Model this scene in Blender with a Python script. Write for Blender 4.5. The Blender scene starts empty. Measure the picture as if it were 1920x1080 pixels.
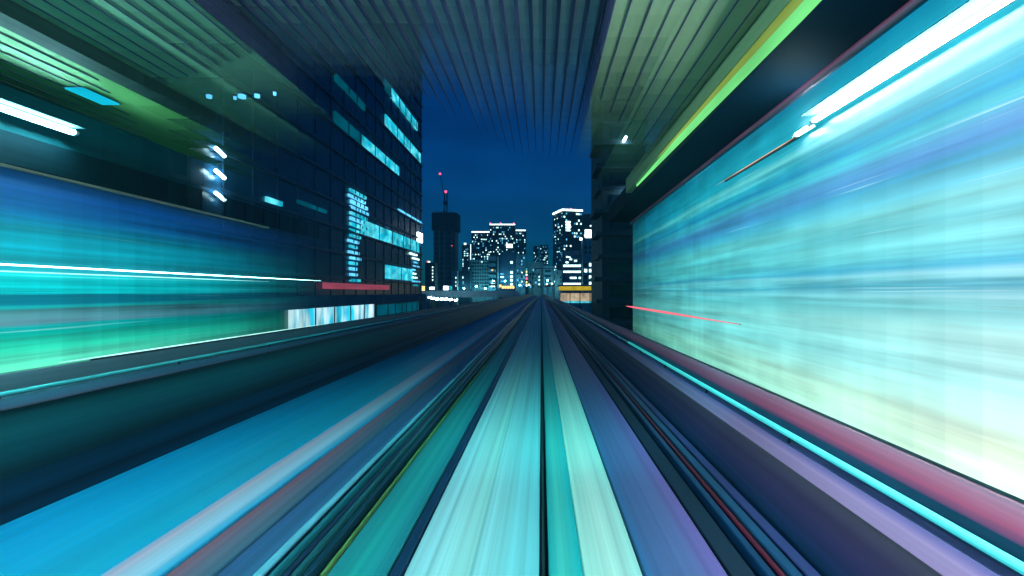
import bpy, math, random
from mathutils import Vector, Matrix
S = bpy.context.scene
C = S.collection
random.seed(7)
H = 2.4                      # eye height over the running surface (z = 0); streets lie 12 m lower
GROUND = -12.0

# ------------------------------------------------------------------ camera, sky, sun, exposure
cam_d = bpy.data.cameras.new('camera')
cam = bpy.data.objects.new('camera', cam_d)
C.objects.link(cam)
cam.location = (0, 0, H)
cam.rotation_euler = (math.radians(90), 0, 0)
cam_d.sensor_width = 36.0
cam_d.lens = 36.0 * 1000 / 1920
cam_d.shift_x = -55 / 1920
cam_d.shift_y = 8 / 1920
cam_d.clip_start = 0.05
cam_d.clip_end = 6000
S.camera = cam

W = bpy.data.worlds.new('World')
S.world = W
W.use_nodes = True
nt = W.node_tree
nt.nodes.clear()
sky = nt.nodes.new('ShaderNodeTexSky')
sky.sky_type = 'NISHITA'
sky.sun_disc = False
sky.sun_elevation = math.radians(4.0)
sky.ozone_density = 10.0
sky.dust_density = 0.0
sky.air_density = 1.0
sky.sun_rotation = math.radians(150)
tint = nt.nodes.new('ShaderNodeMix'); tint.data_type = 'RGBA'; tint.blend_type = 'MULTIPLY'
tint.inputs[0].default_value = 1.0
tint.inputs[7].default_value = (0.0, 0.85, 0.62, 1)
bg = nt.nodes.new('ShaderNodeBackground')
bg.inputs[1].default_value = 0.175
wo = nt.nodes.new('ShaderNodeOutputWorld')
tc = nt.nodes.new('ShaderNodeTexCoord')
sp = nt.nodes.new('ShaderNodeSeparateXYZ'); nt.links.new(tc.outputs['Generated'], sp.inputs[0])
cr_ = nt.nodes.new('ShaderNodeValToRGB')          # town glow low over the horizon
cr_.color_ramp.elements[0].position = 0.0; cr_.color_ramp.elements[0].color = (0.0, 1.0, 0.62, 1)
cr_.color_ramp.elements[1].position = 0.35; cr_.color_ramp.elements[1].color = (0.0, 0.60, 0.46, 1)
nt.links.new(sp.outputs[2], cr_.inputs[0])
cl = nt.nodes.new('ShaderNodeTexNoise'); cl.inputs['Scale'].default_value = 5; cl.inputs['Detail'].default_value = 6
cm = nt.nodes.new('ShaderNodeVectorMath'); cm.operation = 'MULTIPLY'; cm.inputs[1].default_value = (1, 1, 3.5)
nt.links.new(tc.outputs['Generated'], cm.inputs[0]); nt.links.new(cm.outputs[0], cl.inputs['Vector'])
cv = nt.nodes.new('ShaderNodeMapRange'); cv.inputs[1].default_value = 0.35; cv.inputs[2].default_value = 0.75
cv.inputs[3].default_value = 0.9; cv.inputs[4].default_value = 1.3
nt.links.new(cl.outputs['Fac'], cv.inputs[0])
cx = nt.nodes.new('ShaderNodeVectorMath'); cx.operation = 'SCALE'
nt.links.new(cr_.outputs[0], cx.inputs[0]); nt.links.new(cv.outputs[0], cx.inputs['Scale'])
nt.links.new(cx.outputs[0], tint.inputs[7])
nt.links.new(sky.outputs[0], tint.inputs[6])
nt.links.new(tint.outputs[2], bg.inputs[0])
nt.links.new(bg.outputs[0], wo.inputs[0])

sun_d = bpy.data.lights.new('sun', 'SUN')
sun_d.energy = 0.02
sun_d.angle = math.radians(10)
sun_d.color = (0.5, 0.75, 1.0)
sun = bpy.data.objects.new('sun', sun_d)
C.objects.link(sun)
sun.rotation_euler = (math.radians(50), 0, math.radians(150))

S.view_settings.view_transform = 'Standard'
S.view_settings.look = 'None'
S.view_settings.exposure = 0
S.view_settings.gamma = 1
S.render.engine = 'CYCLES'
S.cycles.use_denoising = True
S.cycles.max_bounces = 6
S.cycles.transparent_max_bounces = 40
S.cycles.sample_clamp_indirect = 6

# ------------------------------------------------------------------ helpers
def lin(r, g, b):
    f = lambda v: (v / 255) / 12.92 if v <= 10 else (((v / 255) + 0.055) / 1.055) ** 2.4
    return (f(r), f(g), f(b), 1.0)

class MB:
    def __init__(s):
        s.v = []; s.f = []
    def prism(s, poly, y0, y1):
        n = len(poly); b = len(s.v)
        y1s = y1 if isinstance(y1, (list, tuple)) else [y1] * n
        for x, z in poly: s.v.append((x, y0, z))
        for (x, z), y in zip(poly, y1s): s.v.append((x, y, z))
        a = sum(poly[i][0] * poly[(i + 1) % n][1] - poly[(i + 1) % n][0] * poly[i][1] for i in range(n))
        for i in range(n):
            j = (i + 1) % n
            q = (b + i, b + n + i, b + n + j, b + j)
            s.f.append(q if a > 0 else q[::-1])
        e = tuple(b + i for i in range(n)); g = tuple(b + n + i for i in range(n))
        s.f.append(e if a > 0 else e[::-1]); s.f.append(g[::-1] if a > 0 else g)
        return s
    def box(s, x0, x1, y0, y1, z0, z1):
        return s.prism([(x0, z0), (x1, z0), (x1, z1), (x0, z1)], y0, y1)
    def tube(s, p, q, r, n=10, r2=None):
        p = Vector(p); q = Vector(q); d = (q - p).normalized()
        u = d.orthogonal().normalized(); w = d.cross(u); b = len(s.v)
        r2 = r if r2 is None else r2
        for c, rr in ((p, r), (q, r2)):
            for i in range(n):
                t = 2 * math.pi * i / n
                s.v.append(tuple(c + (u * math.cos(t) + w * math.sin(t)) * rr))
        for i in range(n):
            j = (i + 1) % n
            s.f.append((b + i, b + j, b + n + j, b + n + i))
        s.f.append(tuple(b + i for i in range(n))[::-1]); s.f.append(tuple(b + n + i for i in range(n)))
        return s
    def taper_tube(s, p, q, r, both=True):          # a lamp tube drawn out to a point at its far end
        p = Vector(p); q = Vector(q); k = p.lerp(q, 0.55)
        if both:
            j = p.lerp(q, 0.12); s.tube(p, j, r * 0.3, 8, r); s.tube(j, k, r, 8)
        else: s.tube(p, k, r, 8)
        return s.tube(k, q, r, 8, r * 0.12)
    def taper_box(s, x0, x1, z0, z1, y0, y1, k=0.3):
        b = len(s.v); cx, cz = (x0 + x1) / 2, z1
        for y, f in ((y0, 1), (y1, k)):
            s.v += [(cx + (x0 - cx) * f, y, cz + (z0 - cz) * f), (cx + (x1 - cx) * f, y, cz + (z0 - cz) * f), (cx + (x1 - cx) * f, y, z1), (cx + (x0 - cx) * f, y, z1)]
        for q in range(4): s.f.append((b + q, b + 4 + q, b + 4 + (q + 1) % 4, b + (q + 1) % 4))
        s.f += [(b, b + 1, b + 2, b + 3), (b + 7, b + 6, b + 5, b + 4)]
        return s
    def build(s, name, mat, parent=None):
        me = bpy.data.meshes.new(name)
        off = parent['_w'] if parent is not None and '_w' in parent else None
        if parent is not None:
            p = parent; ox = Vector((0, 0, 0))
            while p is not None:
                ox += p.location; p = p.parent
            vs = [tuple(Vector(v) - ox) for v in s.v]
        else:
            vs = s.v
        me.from_pydata(vs, [], s.f); me.update()
        me.materials.append(mat)
        o = bpy.data.objects.new(name, me)
        C.objects.link(o)
        if parent is not None: o.parent = parent
        return o

def thing(name, label, cat, loc=(0, 0, 0), group=None, rz=0):
    o = bpy.data.objects.new(name, None); C.objects.link(o)
    o.location = loc; o.rotation_euler = (0, 0, rz)
    o['label'] = label; o['category'] = cat
    if group: o['group'] = group
    o.empty_display_size = 0.5
    return o
def tag(o, label, cat, group=None):
    o['label'] = label; o['category'] = cat
    if group: o['group'] = group
    return o
def struct(o, kind='structure'):
    o['kind'] = kind
    return o

# ------------------------------------------------------------------ materials
def new_mat(name):
    m = bpy.data.materials.new(name); m.use_nodes = True
    nt = m.node_tree; nt.nodes.clear()
    out = nt.nodes.new('ShaderNodeOutputMaterial')
    return m, nt, out
def mapped(nt, scale):
    g = nt.nodes.new('ShaderNodeNewGeometry')
    mp = nt.nodes.new('ShaderNodeVectorMath'); mp.operation = 'MULTIPLY'
    mp.inputs[1].default_value = scale
    nt.links.new(g.outputs['Position'], mp.inputs[0])
    return g, mp.outputs[0]
def noise(nt, vec, scale=1, detail=3, rough=0.55):
    n = nt.nodes.new('ShaderNodeTexNoise')
    n.inputs['Scale'].default_value = scale; n.inputs['Detail'].default_value = detail
    n.inputs['Roughness'].default_value = rough
    nt.links.new(vec, n.inputs['Vector'])
    return n.outputs['Fac']
def maprange(nt, v, a, b, c, d):
    m = nt.nodes.new('ShaderNodeMapRange')
    m.inputs[1].default_value = a; m.inputs[2].default_value = b
    m.inputs[3].default_value = c; m.inputs[4].default_value = d
    nt.links.new(v, m.inputs[0])
    return m.outputs[0]
def ramp(nt, fac, stops):
    r = nt.nodes.new('ShaderNodeValToRGB')
    e = r.color_ramp.elements
    while len(e) > 1: e.remove(e[-1])
    for i, (p, c) in enumerate(stops):
        if i == 0: e[0].position = p; e[0].color = c
        else:
            k = e.new(p); k.color = c
    nt.links.new(fac, r.inputs[0])
    return r.outputs[0]
def mixc(nt, a, b, fac, mode='MIX'):
    m = nt.nodes.new('ShaderNodeMix'); m.data_type = 'RGBA'; m.blend_type = mode
    for v, k in ((fac, 0), (a, 6), (b, 7)):
        if isinstance(v, (float, int)): m.inputs[k].default_value = v
        elif isinstance(v, tuple): m.inputs[k].default_value = v
        else: nt.links.new(v, m.inputs[k])
    return m.outputs[2]
def math_n(nt, op, a, b):
    m = nt.nodes.new('ShaderNodeMath'); m.operation = op
    for v, k in ((a, 0), (b, 1)):
        if isinstance(v, (float, int)): m.inputs[k].default_value = v
        else: nt.links.new(v, m.inputs[k])
    return m.outputs[0]

def see_through(nt, shader, out):        # each bay of glazing has its own opacity (object colour alpha)
    oi = nt.nodes.new('ShaderNodeObjectInfo')
    tr = nt.nodes.new('ShaderNodeBsdfTransparent')
    mx = nt.nodes.new('ShaderNodeMixShader')
    nt.links.new(oi.outputs['Alpha'], mx.inputs[0])
    nt.links.new(tr.outputs[0], mx.inputs[1]); nt.links.new(shader, mx.inputs[2])
    nt.links.new(mx.outputs[0], out.inputs[0])
def smooth(y, a, b):
    t = max(0.0, min(1.0, (y - a) / (b - a)))
    return 1 - t * t * (3 - 2 * t)
def two_sided(a): return 1 - math.sqrt(max(0.0, 1 - min(a, 1)))
def bays(parent, name, mat, x0, x1, z0, z1, ya, yb, n, fa, fb, ysolid=None):
    if ysolid is not None: MB().box(x0, x1, ysolid, ya - 0.0005, z0, z1).build(name, mat, parent)
    for i in range(n):
        p, q = ya + (yb - ya) * i / n, ya + (yb - ya) * (i + 1) / n
        a = smooth((p + q) / 2, fa, fb)
        if a < 0.015: continue
        o = MB().box(x0, x1, p + 0.0001, q - 0.0001, z0, z1).build(name, mat, parent)
        o.color = (1, 1, 1, two_sided(a))

# long running wear: tyre rubber and weather drawn out along the line of travel (y)
def run_mat(name, stops, x0, x1, axis=0, wear=0.35, rough=0.45, metal=0.0, kx=9.0, ky=0.05, warp=0.02, spec=0.25, fade=False):
    m, nt, out = new_mat(name)
    g, vec = mapped(nt, (kx, ky, kx))
    sep = nt.nodes.new('ShaderNodeSeparateXYZ'); nt.links.new(g.outputs['Position'], sep.inputs[0])
    n1 = noise(nt, vec, 1.0, 4, 0.6)
    g2, vec2 = mapped(nt, (kx * 4, ky * 0.5, kx * 4))
    n2 = noise(nt, vec2, 1.0, 2, 0.5)
    c = maprange(nt, sep.outputs[axis], x0, x1, 0, 1)
    c = math_n(nt, 'ADD', c, maprange(nt, n1, 0, 1, -warp, warp))
    col = ramp(nt, c, stops)
    k = math_n(nt, 'ADD', maprange(nt, n1, 0.3, 0.7, 1 - wear, 1.0 + wear * 0.35), maprange(nt, n2, 0.3, 0.7, -0.06, 0.06))
    kk = nt.nodes.new('ShaderNodeCombineXYZ')
    for i in range(3): nt.links.new(k, kk.inputs[i])
    col = mixc(nt, col, kk.outputs[0], 1.0, 'MULTIPLY')
    b = nt.nodes.new('ShaderNodeBsdfPrincipled')
    nt.links.new(col, b.inputs['Base Color'])
    b.inputs['Metallic'].default_value = metal
    b.inputs['Specular IOR Level'].default_value = spec
    nt.links.new(maprange(nt, n2, 0.2, 0.8, rough - 0.12, rough + 0.15), b.inputs['Roughness'])
    bump = nt.nodes.new('ShaderNodeBump'); bump.inputs['Strength'].default_value = 0.12
    bump.inputs['Distance'].default_value = 0.01
    nt.links.new(n2, bump.inputs['Height']); nt.links.new(bump.outputs[0], b.inputs['Normal'])
    if fade: see_through(nt, b.outputs[0], out)
    else: nt.links.new(b.outputs[0], out.inputs[0])
    return m
def plain(name, col, rough=0.6, metal=0.0, var=0.25, scale=(0.6, 0.6, 0.6), spec=0.4):
    m, nt, out = new_mat(name)
    g, vec = mapped(nt, scale)
    n = noise(nt, vec, 1.0, 5, 0.6)
    col2 = tuple(v * (1 - var) for v in col[:3]) + (1,)
    col3 = tuple(min(1, v * (1 + var)) for v in col[:3]) + (1,)
    cc = ramp(nt, n, [(0.3, col2), (0.7, col3)])
    b = nt.nodes.new('ShaderNodeBsdfPrincipled')
    nt.links.new(cc, b.inputs['Base Color'])
    b.inputs['Metallic'].default_value = metal
    b.inputs['Specular IOR Level'].default_value = spec
    b.inputs['Roughness'].default_value = rough
    nt.links.new(b.outputs[0], out.inputs[0])
    return m
def glow(name, col, strength, var=0.0, scale=(1, 1, 1), col2=None):
    m, nt, out = new_mat(name)
    e = nt.nodes.new('ShaderNodeEmission')
    e.inputs[0].default_value = col
    e.inputs[1].default_value = strength
    if var > 0:
        g, vec = mapped(nt, scale)
        n = noise(nt, vec, 1.0, 3, 0.6)
        nt.links.new(maprange(nt, n, 0.3, 0.7, strength * (1 - var), strength * (1 + var * 0.6)), e.inputs[1])
        if col2 is not None:
            gb, vb = mapped(nt, tuple(q * 1.7 for q in scale))
            nb = noise(nt, vb, 1.0, 2, 0.5)
            nt.links.new(ramp(nt, nb, [(0.42, col), (0.66, col2)]), e.inputs[0])
    nt.links.new(e.outputs[0], out.inputs[0])
    return m
# backlit frosted glass: blurred light streaks painted as bands by height along y; fall-off with distance painted per bay (object colour)
def backlit(name, bands, strength=1.0, kz=7.0, ky=0.12, warp=0.03, soft=0.35):
    m, nt, out = new_mat(name)
    g, vec = mapped(nt, (1.0, ky, kz))
    sep = nt.nodes.new('ShaderNodeSeparateXYZ'); nt.links.new(g.outputs['Position'], sep.inputs[0])
    n1 = noise(nt, vec, 1.0, 4, 0.6)
    g2, vec2 = mapped(nt, (1.0, ky * 4, kz * 0.5))
    n2 = noise(nt, vec2, 1.0, 2, 0.5)
    z0 = bands[0][0]; z1 = bands[-1][0]
    c = maprange(nt, sep.outputs[2], z0 + H, z1 + H, 0, 1)
    c = math_n(nt, 'ADD', c, maprange(nt, n1, 0, 1, -warp, warp))
    col = ramp(nt, c, [((z - z0) / (z1 - z0), cc) for z, cc in bands])
    k = math_n(nt, 'ADD', maprange(nt, n1, 0.3, 0.7, 1 - soft, 1 + soft * 0.6), maprange(nt, n2, 0.3, 0.7, -0.12, 0.12))
    g3, vec3 = mapped(nt, (1.0, 1.6, 1.1))                 # soft blocks of blurred building detail painted into the glow
    v3 = nt.nodes.new('ShaderNodeTexVoronoi'); v3.distance = 'CHEBYCHEV'; v3.feature = 'SMOOTH_F1'
    v3.inputs['Scale'].default_value = 1.0; v3.inputs['Smoothness'].default_value = 0.6
    nt.links.new(vec3, v3.inputs['Vector'])
    k = math_n(nt, 'ADD', k, maprange(nt, v3.outputs['Distance'], 0.0, 0.6, 0.10, -0.09))
    g4, vec4 = mapped(nt, (1.0, ky * 2.2, kz * 5))         # thin bright gleams painted into the colour
    n4 = noise(nt, vec4, 1.0, 2, 0.5)
    gl = maprange(nt, n4, 0.66, 0.80, 0.0, 0.55)
    col = mixc(nt, col, (0.75, 0.97, 0.97, 1), gl)
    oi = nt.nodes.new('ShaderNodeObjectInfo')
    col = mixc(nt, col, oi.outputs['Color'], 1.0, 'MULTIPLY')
    b = nt.nodes.new('ShaderNodeBsdfPrincipled')
    b.inputs['Base Color'].default_value = (0.02, 0.03, 0.035, 1)
    b.inputs['Roughness'].default_value = 0.35
    b.inputs['Specular IOR Level'].default_value = 0.08
    nt.links.new(col, b.inputs['Emission Color'])
    nt.links.new(math_n(nt, 'MULTIPLY', k, strength), b.inputs['Emission Strength'])
    see_through(nt, b.outputs[0], out)
    return m

M = {}
M['tube'] = glow('fluorescent_tube', (0.56, 0.95, 1.0, 1), 430)
M['tube_left'] = glow('fluorescent_tube_left', (0.40, 0.95, 1.0, 1), 300)
M['thin'] = glow('thin_lamp', (0.40, 0.97, 0.95, 1), 14)
M['warm_line'] = glow('warm_line', (1.0, 0.62, 0.42, 1), 1.0, 0.3, (1, 1, 1))
M['added_hood_dark'] = plain('added_hood_dark', (0.02, 0.05, 0.06, 1), 0.8, spec=0.03)
M['hood'] = plain('lamp_hood_white', (0.55, 0.6, 0.6, 1), 0.4)
M['green_led'] = glow('green_led', (0.20, 0.85, 0.26, 1), 1.05, 0.35, (1.5, 0.25, 1.5))
M['yellow_led'] = glow('yellow_led', (0.40, 0.62, 0.12, 1), 0.7, 0.35, (1.5, 0.25, 1.5))
M['red_led'] = glow('red_led', (1.0, 0.16, 0.22, 1), 1.2)
M['white_led'] = glow('white_led', (0.45, 1.0, 0.95, 1), 1.6, 0.5, (1, 0.5, 1))
M['beacon'] = glow('red_beacon', (1.0, 0.05, 0.12, 1), 6)
M['w_white'] = glow('window_white', (0.55, 0.95, 0.9, 1), 3.6, 0.4, (0.8, 0.8, 0.8))
M['w_blue'] = glow('window_blue', (0.10, 0.52, 0.85, 1), 1.8, 0.5, (0.8, 0.8, 0.8))
M['w_cyan'] = glow('window_cyan', (0.005, 0.50, 0.70, 1), 1.1, 0.6, (0.5, 0.5, 0.9), (0.12, 0.8, 0.95, 1))
M['w_cyan_dim'] = glow('window_cyan_dim', (0.0, 0.14, 0.22, 1), 0.6, 0.4, (0.5, 0.35, 0.5))
M['w_warm'] = glow('window_warm', (1.0, 0.62, 0.22, 1), 2.4, 0.3)
M['w_dark'] = plain('window_dark', (0.006, 0.02, 0.035, 1), 0.12)
M['roof_light'] = glow('roof_light', (0.75, 1.0, 0.97, 1), 3.6)
M['screen'] = glow('screen_white', (0.85, 1.0, 1.0, 1), 6)
M['yellow_lit'] = glow('yellow_fascia', (0.75, 0.55, 0.03, 1), 0.7, 0.3)
M['cream_lit'] = glow('cream_window', (0.95, 0.75, 0.5, 1), 0.6, 0.5, (0.6, 0.6, 0.6))
M['shop'] = glow('shop_light', (0.02, 0.55, 0.78, 1), 1.15, 0.6, (0.1, 0.7, 0.2), (0.7, 0.95, 1.0, 1))
M['street_bulb'] = glow('street_bulb', (1.0, 0.75, 0.4, 1), 6)
M['cool_bulb'] = glow('cool_bulb', (0.5, 0.9, 1.0, 1), 60)
M['far_bulb'] = glow('far_bulb', (0.16, 0.80, 1.0, 1), 170)
M['asphalt'] = plain('asphalt', (0.035, 0.045, 0.05, 1), 0.8)
M['navy'] = plain('navy_concrete', (0.03, 0.06, 0.09, 1), 0.6)
M['tower_dark'] = plain('dark_tower_wall', (0.04, 0.075, 0.11, 1), 0.55)
M['block_a'] = plain('grey_teal_wall', (0.5, 0.62, 0.6, 1), 0.7)
M['block_b'] = plain('blue_grey_wall', (0.34, 0.5, 0.58, 1), 0.7)
M['block_c'] = plain('dark_blue_wall', (0.12, 0.24, 0.36, 1), 0.7)
M['slab_edge'] = plain('pale_slab_edge', (0.28, 0.42, 0.46, 1), 0.7)
M['facade'] = plain('dark_curtain_wall', (0.025, 0.10, 0.2, 1), 0.25, 0, 0.3, (0.2, 0.2, 0.2))
M['facade_trim'] = plain('facade_trim', (0.03, 0.10, 0.19, 1), 0.4, 0, 0.3)
M['steel'] = plain('dark_steel', (0.05, 0.07, 0.08, 1), 0.4, 0.6)
M['road'] = plain('elevated_road_concrete', (0.4, 0.6, 0.68, 1), 0.7)

# ------------------------------------------------------------------ ground
g = MB(); g.v = [(-3000, -800, GROUND), (3000, -800, GROUND), (3000, 5000, GROUND), (-3000, 5000, GROUND)]; g.f = [(0, 1, 2, 3)]
struct(g.build('ground', M['asphalt']))

# ------------------------------------------------------------------ guideway
Y0, Y1 = -8, 430
def stops(*a):
    lo, hi = a[0][0], a[-1][0]
    return [((x - lo) / (hi - lo), c) for x, c in a], lo, hi
def strip_mat(name, *a, **k):
    s, lo, hi = stops(*a)
    return run_mat(name, s, lo, hi, **k)

dk = MB().box(-5.62, 2.5, Y0, Y1, -1.4, -0.14)
m_deck = run_mat('deck_concrete', [(0, (0.02, 0.06, 0.09, 1)), (1, (0.03, 0.06, 0.12, 1))], -5.6, 2.5, rough=0.7)
struct(dk.build('guideway_deck', m_deck))
for y in range(30, 430, 40):
    MBp = MB().box(-2.7, -0.5, y - 1.0, y + 1.0, GROUND, -2.2).prism([(-5.3, -1.402), (-2.8, -2.6), (-0.4, -2.6), (2.2, -1.402)], y - 0.9, y + 0.9)
    # piers stand hidden below the deck; they hold the line up
    p = MBp.build('guideway_pier', M['navy'])
    tag(p, 'concrete pier hidden below the elevated guideway', 'pier', 'piers under the guideway')

def strip(parent, name, x0, x1, z1, mat, z0=-0.15, ch=0.012):
    m = MB().prism([(x0, z0), (x1, z0), (x1, z1 - ch), (x1 - ch, z1), (x0 + ch, z1), (x0, z1 - ch)], Y0, Y1)
    return m.build(name, mat, parent)

track = thing('guideway_track', 'pale mint and teal running track straight ahead with a dark slot down its middle', 'track', (0, 0, -0.14))
WM = lambda r, g, b: lin(r, g, b)
m1 = strip_mat('running_slab_pale', (-1.17, (0.42, 0.72, 0.76, 1)), (-0.99, (0.48, 0.76, 0.78, 1)), (-0.97, (0.28, 0.58, 0.62, 1)), (-0.95, (0.5, 0.78, 0.78, 1)), (-0.62, (0.46, 0.76, 0.70, 1)),
               (-0.60, (0.26, 0.60, 0.60, 1)), (-0.57, (0.44, 0.76, 0.76, 1)), (-0.3, (0.30, 0.70, 0.72, 1)), (-0.02, (0.20, 0.62, 0.66, 1)), wear=0.3)
m2 = strip_mat('running_slab_teal', (0.07, (0.008, 0.45, 0.46, 1)), (0.18, (0.10, 0.56, 0.48, 1)), (0.36, (0.0, 0.5, 0.52, 1)), wear=0.3)
m3 = strip_mat('running_slab_mint', (0.36, (0.5, 0.78, 0.66, 1)), (0.6, (0.66, 0.80, 0.70, 1)), (0.86, (0.5, 0.76, 0.68, 1)), wear=0.3)
m4 = strip_mat('running_slab_blue', (0.88, (0.02, 0.13, 0.28, 1)), (1.0, (0.08, 0.13, 0.30, 1)), (1.36, (0.13, 0.145, 0.33, 1)), (1.44, (0.18, 0.12, 0.35, 1)), (1.6, (0.22, 0.12, 0.36, 1)), wear=0.3)
strip(track, 'running_slab', -1.17, -0.02, 0.0, m1)
strip(track, 'running_slab', 0.065, 0.36, 0.0, m2)
strip(track, 'running_slab', 0.362, 0.86, 0.004, m3)
strip(track, 'running_slab', 0.89, 1.6, -0.02, m4)
strip(track, 'slot_rail', 0.005, 0.035, -0.06, M['steel'])
strip(track, 'edge_angle', -1.30, -1.20, -0.01, plain('edge_angle', (0.01, 0.05, 0.12, 1), 0.4, 0.3))
strip(track, 'cable_trough', 1.64, 1.86, -0.05, plain('trough', (0.001, 0.012, 0.035, 1), 0.6))

prail = thing('power_rail_set', 'dark navy power rails with a thin red edge between the blue slab and right parapet', 'power rail', (2.1, 0, -0.14))
strip(prail, 'rail', 1.90, 1.98, 0.02, plain('rail_blue', (0.001, 0.035, 0.11, 1), 0.4, 0.2))
strip(prail, 'red_edge', 2.02, 2.07, 0.01, plain('rail_red', (0.12, 0.003, 0.02, 1), 0.5))
strip(prail, 'rail', 2.09, 2.2, 0.03, plain('rail_steelblue', (0.01, 0.07, 0.17, 1), 0.35, 0.3))
strip(prail, 'rail', 2.24, 2.36, 0.02, plain('rail_violet', (0.04, 0.05, 0.17, 1), 0.45, 0.2))

mid = thing('centre_cableway', 'teal walkway plate with a yellow green line beside bundled dark rails and a cyan pipe', 'cableway', (-2.2, 0, -0.14))
strip(mid, 'walkway_plate', -1.84, -1.33, -0.02, strip_mat('walkway_plate', (-1.84, (0.02, 0.22, 0.24, 1)), (-1.6, (0.02, 0.36, 0.34, 1)), (-1.33, (0.02, 0.26, 0.3, 1)), wear=0.4))
strip(mid, 'line_marking', -1.89, -1.862, 0.0, plain('yellow_green_line', (0.12, 0.26, 0.08, 1), 0.5))
for x, w, z, c in ((-1.99, .06, .02, (0.01, 0.06, 0.1, 1)), (-2.07, .05, .05, (0.02, 0.14, 0.16, 1)), (-2.15, .06, .03, (0.015, 0.04, 0.09, 1)), (-2.24, .05, .06, (0.02, 0.2, 0.24, 1))):
    strip(mid, 'rail', x - w / 2, x + w / 2, z, plain('mid_rail', c, 0.35, 0.3))
MB().tube((-2.33, Y0, 0.07), (-2.33, Y1, 0.07), 0.035, 12).build('pipe', plain('cyan_pipe', (0.2, 0.6, 0.75, 1), 0.25, 0.2), mid)
strip(mid, 'cover_plate', -2.76, -2.40, 0.0, strip_mat('cover_blue_grey', (-2.76, (0.04, 0.10, 0.24, 1)), (-2.4, (0.05, 0.16, 0.3, 1)), wear=0.4))
strip(mid, 'cover_plate', -3.18, -2.78, 0.01, strip_mat('cover_brown', (-3.18, (0.34, 0.08, 0.13, 1)), (-3.0, (0.2, 0.14, 0.2, 1)), (-2.78, (0.07, 0.16, 0.24, 1)), wear=0.4))

ltrack = thing('neighbour_track', 'broad cyan blue slab of the next track with a pale lavender kerb along it', 'track', (-4.6, 0, -0.14))
strip(ltrack, 'running_slab', -5.57, -3.74, 0.0, strip_mat('cyan_slab', (-5.57, (0.0, 0.24, 0.46, 1)), (-4.8, (0.0, 0.28, 0.50, 1)), (-4.0, (0.0, 0.34, 0.52, 1)), (-3.74, (0.0, 0.37, 0.56, 1)), wear=0.2, kx=3))
strip(ltrack, 'kerb', -3.72, -3.2, 0.02, strip_mat('lavender_kerb', (-3.72, (0.18, 0.40, 0.62, 1)), (-3.64, (0.66, 0.34, 0.46, 1)), (-3.52, (0.56, 0.52, 0.64, 1)), (-3.35, (0.48, 0.55, 0.68, 1)), (-3.26, (0.08, 0.46, 0.72, 1)), (-3.2, (0.03, 0.36, 0.6, 1)), wear=0.2))

# ------------------------------------------------------------------ parapets
rp = thing('parapet', 'low dark violet parapet wall running away on the right under a cyan handrail with added glow', 'parapet', (2.7, 0, 0))
MB().prism([(2.42, -0.14), (3.0, -0.14), (3.0, 0.565), (2.6, 0.565)], Y0, Y1).build('wall', run_mat('parapet_violet', [(0, (0.01, 0.045, 0.13, 1)), (0.35, (0.07, 0.04, 0.14, 1)), (0.7, (0.11, 0.05, 0.13, 1)), (1, (0.14, 0.08, 0.11, 1))], 0, .56, axis=2, kx=6), rp)
MB().prism([(2.595, 0.568), (3.0, 0.568), (3.0, 0.70), (2.74, 0.70)], Y0, Y1).build('ledge', run_mat('ledge_lavender', [(0, (0.40, 0.20, 0.37, 1)), (0.6, (0.42, 0.21, 0.38, 1)), (0.85, (0.22, 0.12, 0.3, 1)), (1, (0.16, 0.11, 0.28, 1))], .57, .70, axis=2, kx=6), rp)
MB().prism([(2.86, 0.703), (3.0, 0.703), (3.0, 0.90), (2.86, 0.90)], Y0, Y1).build('recess', plain('recess_navy', (0.02, 0.06, 0.14, 1), 0.5), rp)
MB().prism([(2.83, 0.903), (3.02, 0.903), (3.02, 1.11), (2.9, 1.11)], Y0, Y1).build('coping', run_mat('coping_pink', [(0, (0.08, 0.045, 0.12, 1)), (0.35, (0.8, 0.12, 0.23, 1)), (0.7, (0.85, 0.21, 0.33, 1)), (1, (0.6, 0.24, 0.34, 1))], .90, 1.11, axis=2, kx=6), rp)
def rail_added_glow_mat():
    m, nt, out = new_mat('cyan_rail_added_glow')
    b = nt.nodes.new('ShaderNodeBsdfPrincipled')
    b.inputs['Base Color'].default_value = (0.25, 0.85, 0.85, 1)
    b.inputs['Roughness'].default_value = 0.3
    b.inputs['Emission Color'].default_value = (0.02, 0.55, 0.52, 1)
    b.inputs['Emission Strength'].default_value = 0.55  # glow painted into the rail, which is no lamp
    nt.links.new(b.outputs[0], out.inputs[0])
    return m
hr = thing('handrail', 'round cyan handrail with added glow running along the right parapet', 'handrail', (2.79, 0, 0.70))
MB().tube((2.79, 17, 0.80), (2.79, Y1, 0.80), 0.034, 14).build('rail', plain('cyan_rail', (0.3, 0.85, 0.85, 1), 0.22, 0.3), hr)
MB().tube((2.79, Y0, 0.80), (2.79, 16.99, 0.80), 0.034, 14).build('rail_added_glow', rail_added_glow_mat(), hr)
bk = MB()
for i in range(60):
    y = -6 + i * 3.0
    MB().box(2.775, 2.805, y, y + 0.03, 0.70, 0.77).build('bracket', M['steel'], hr)


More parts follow.
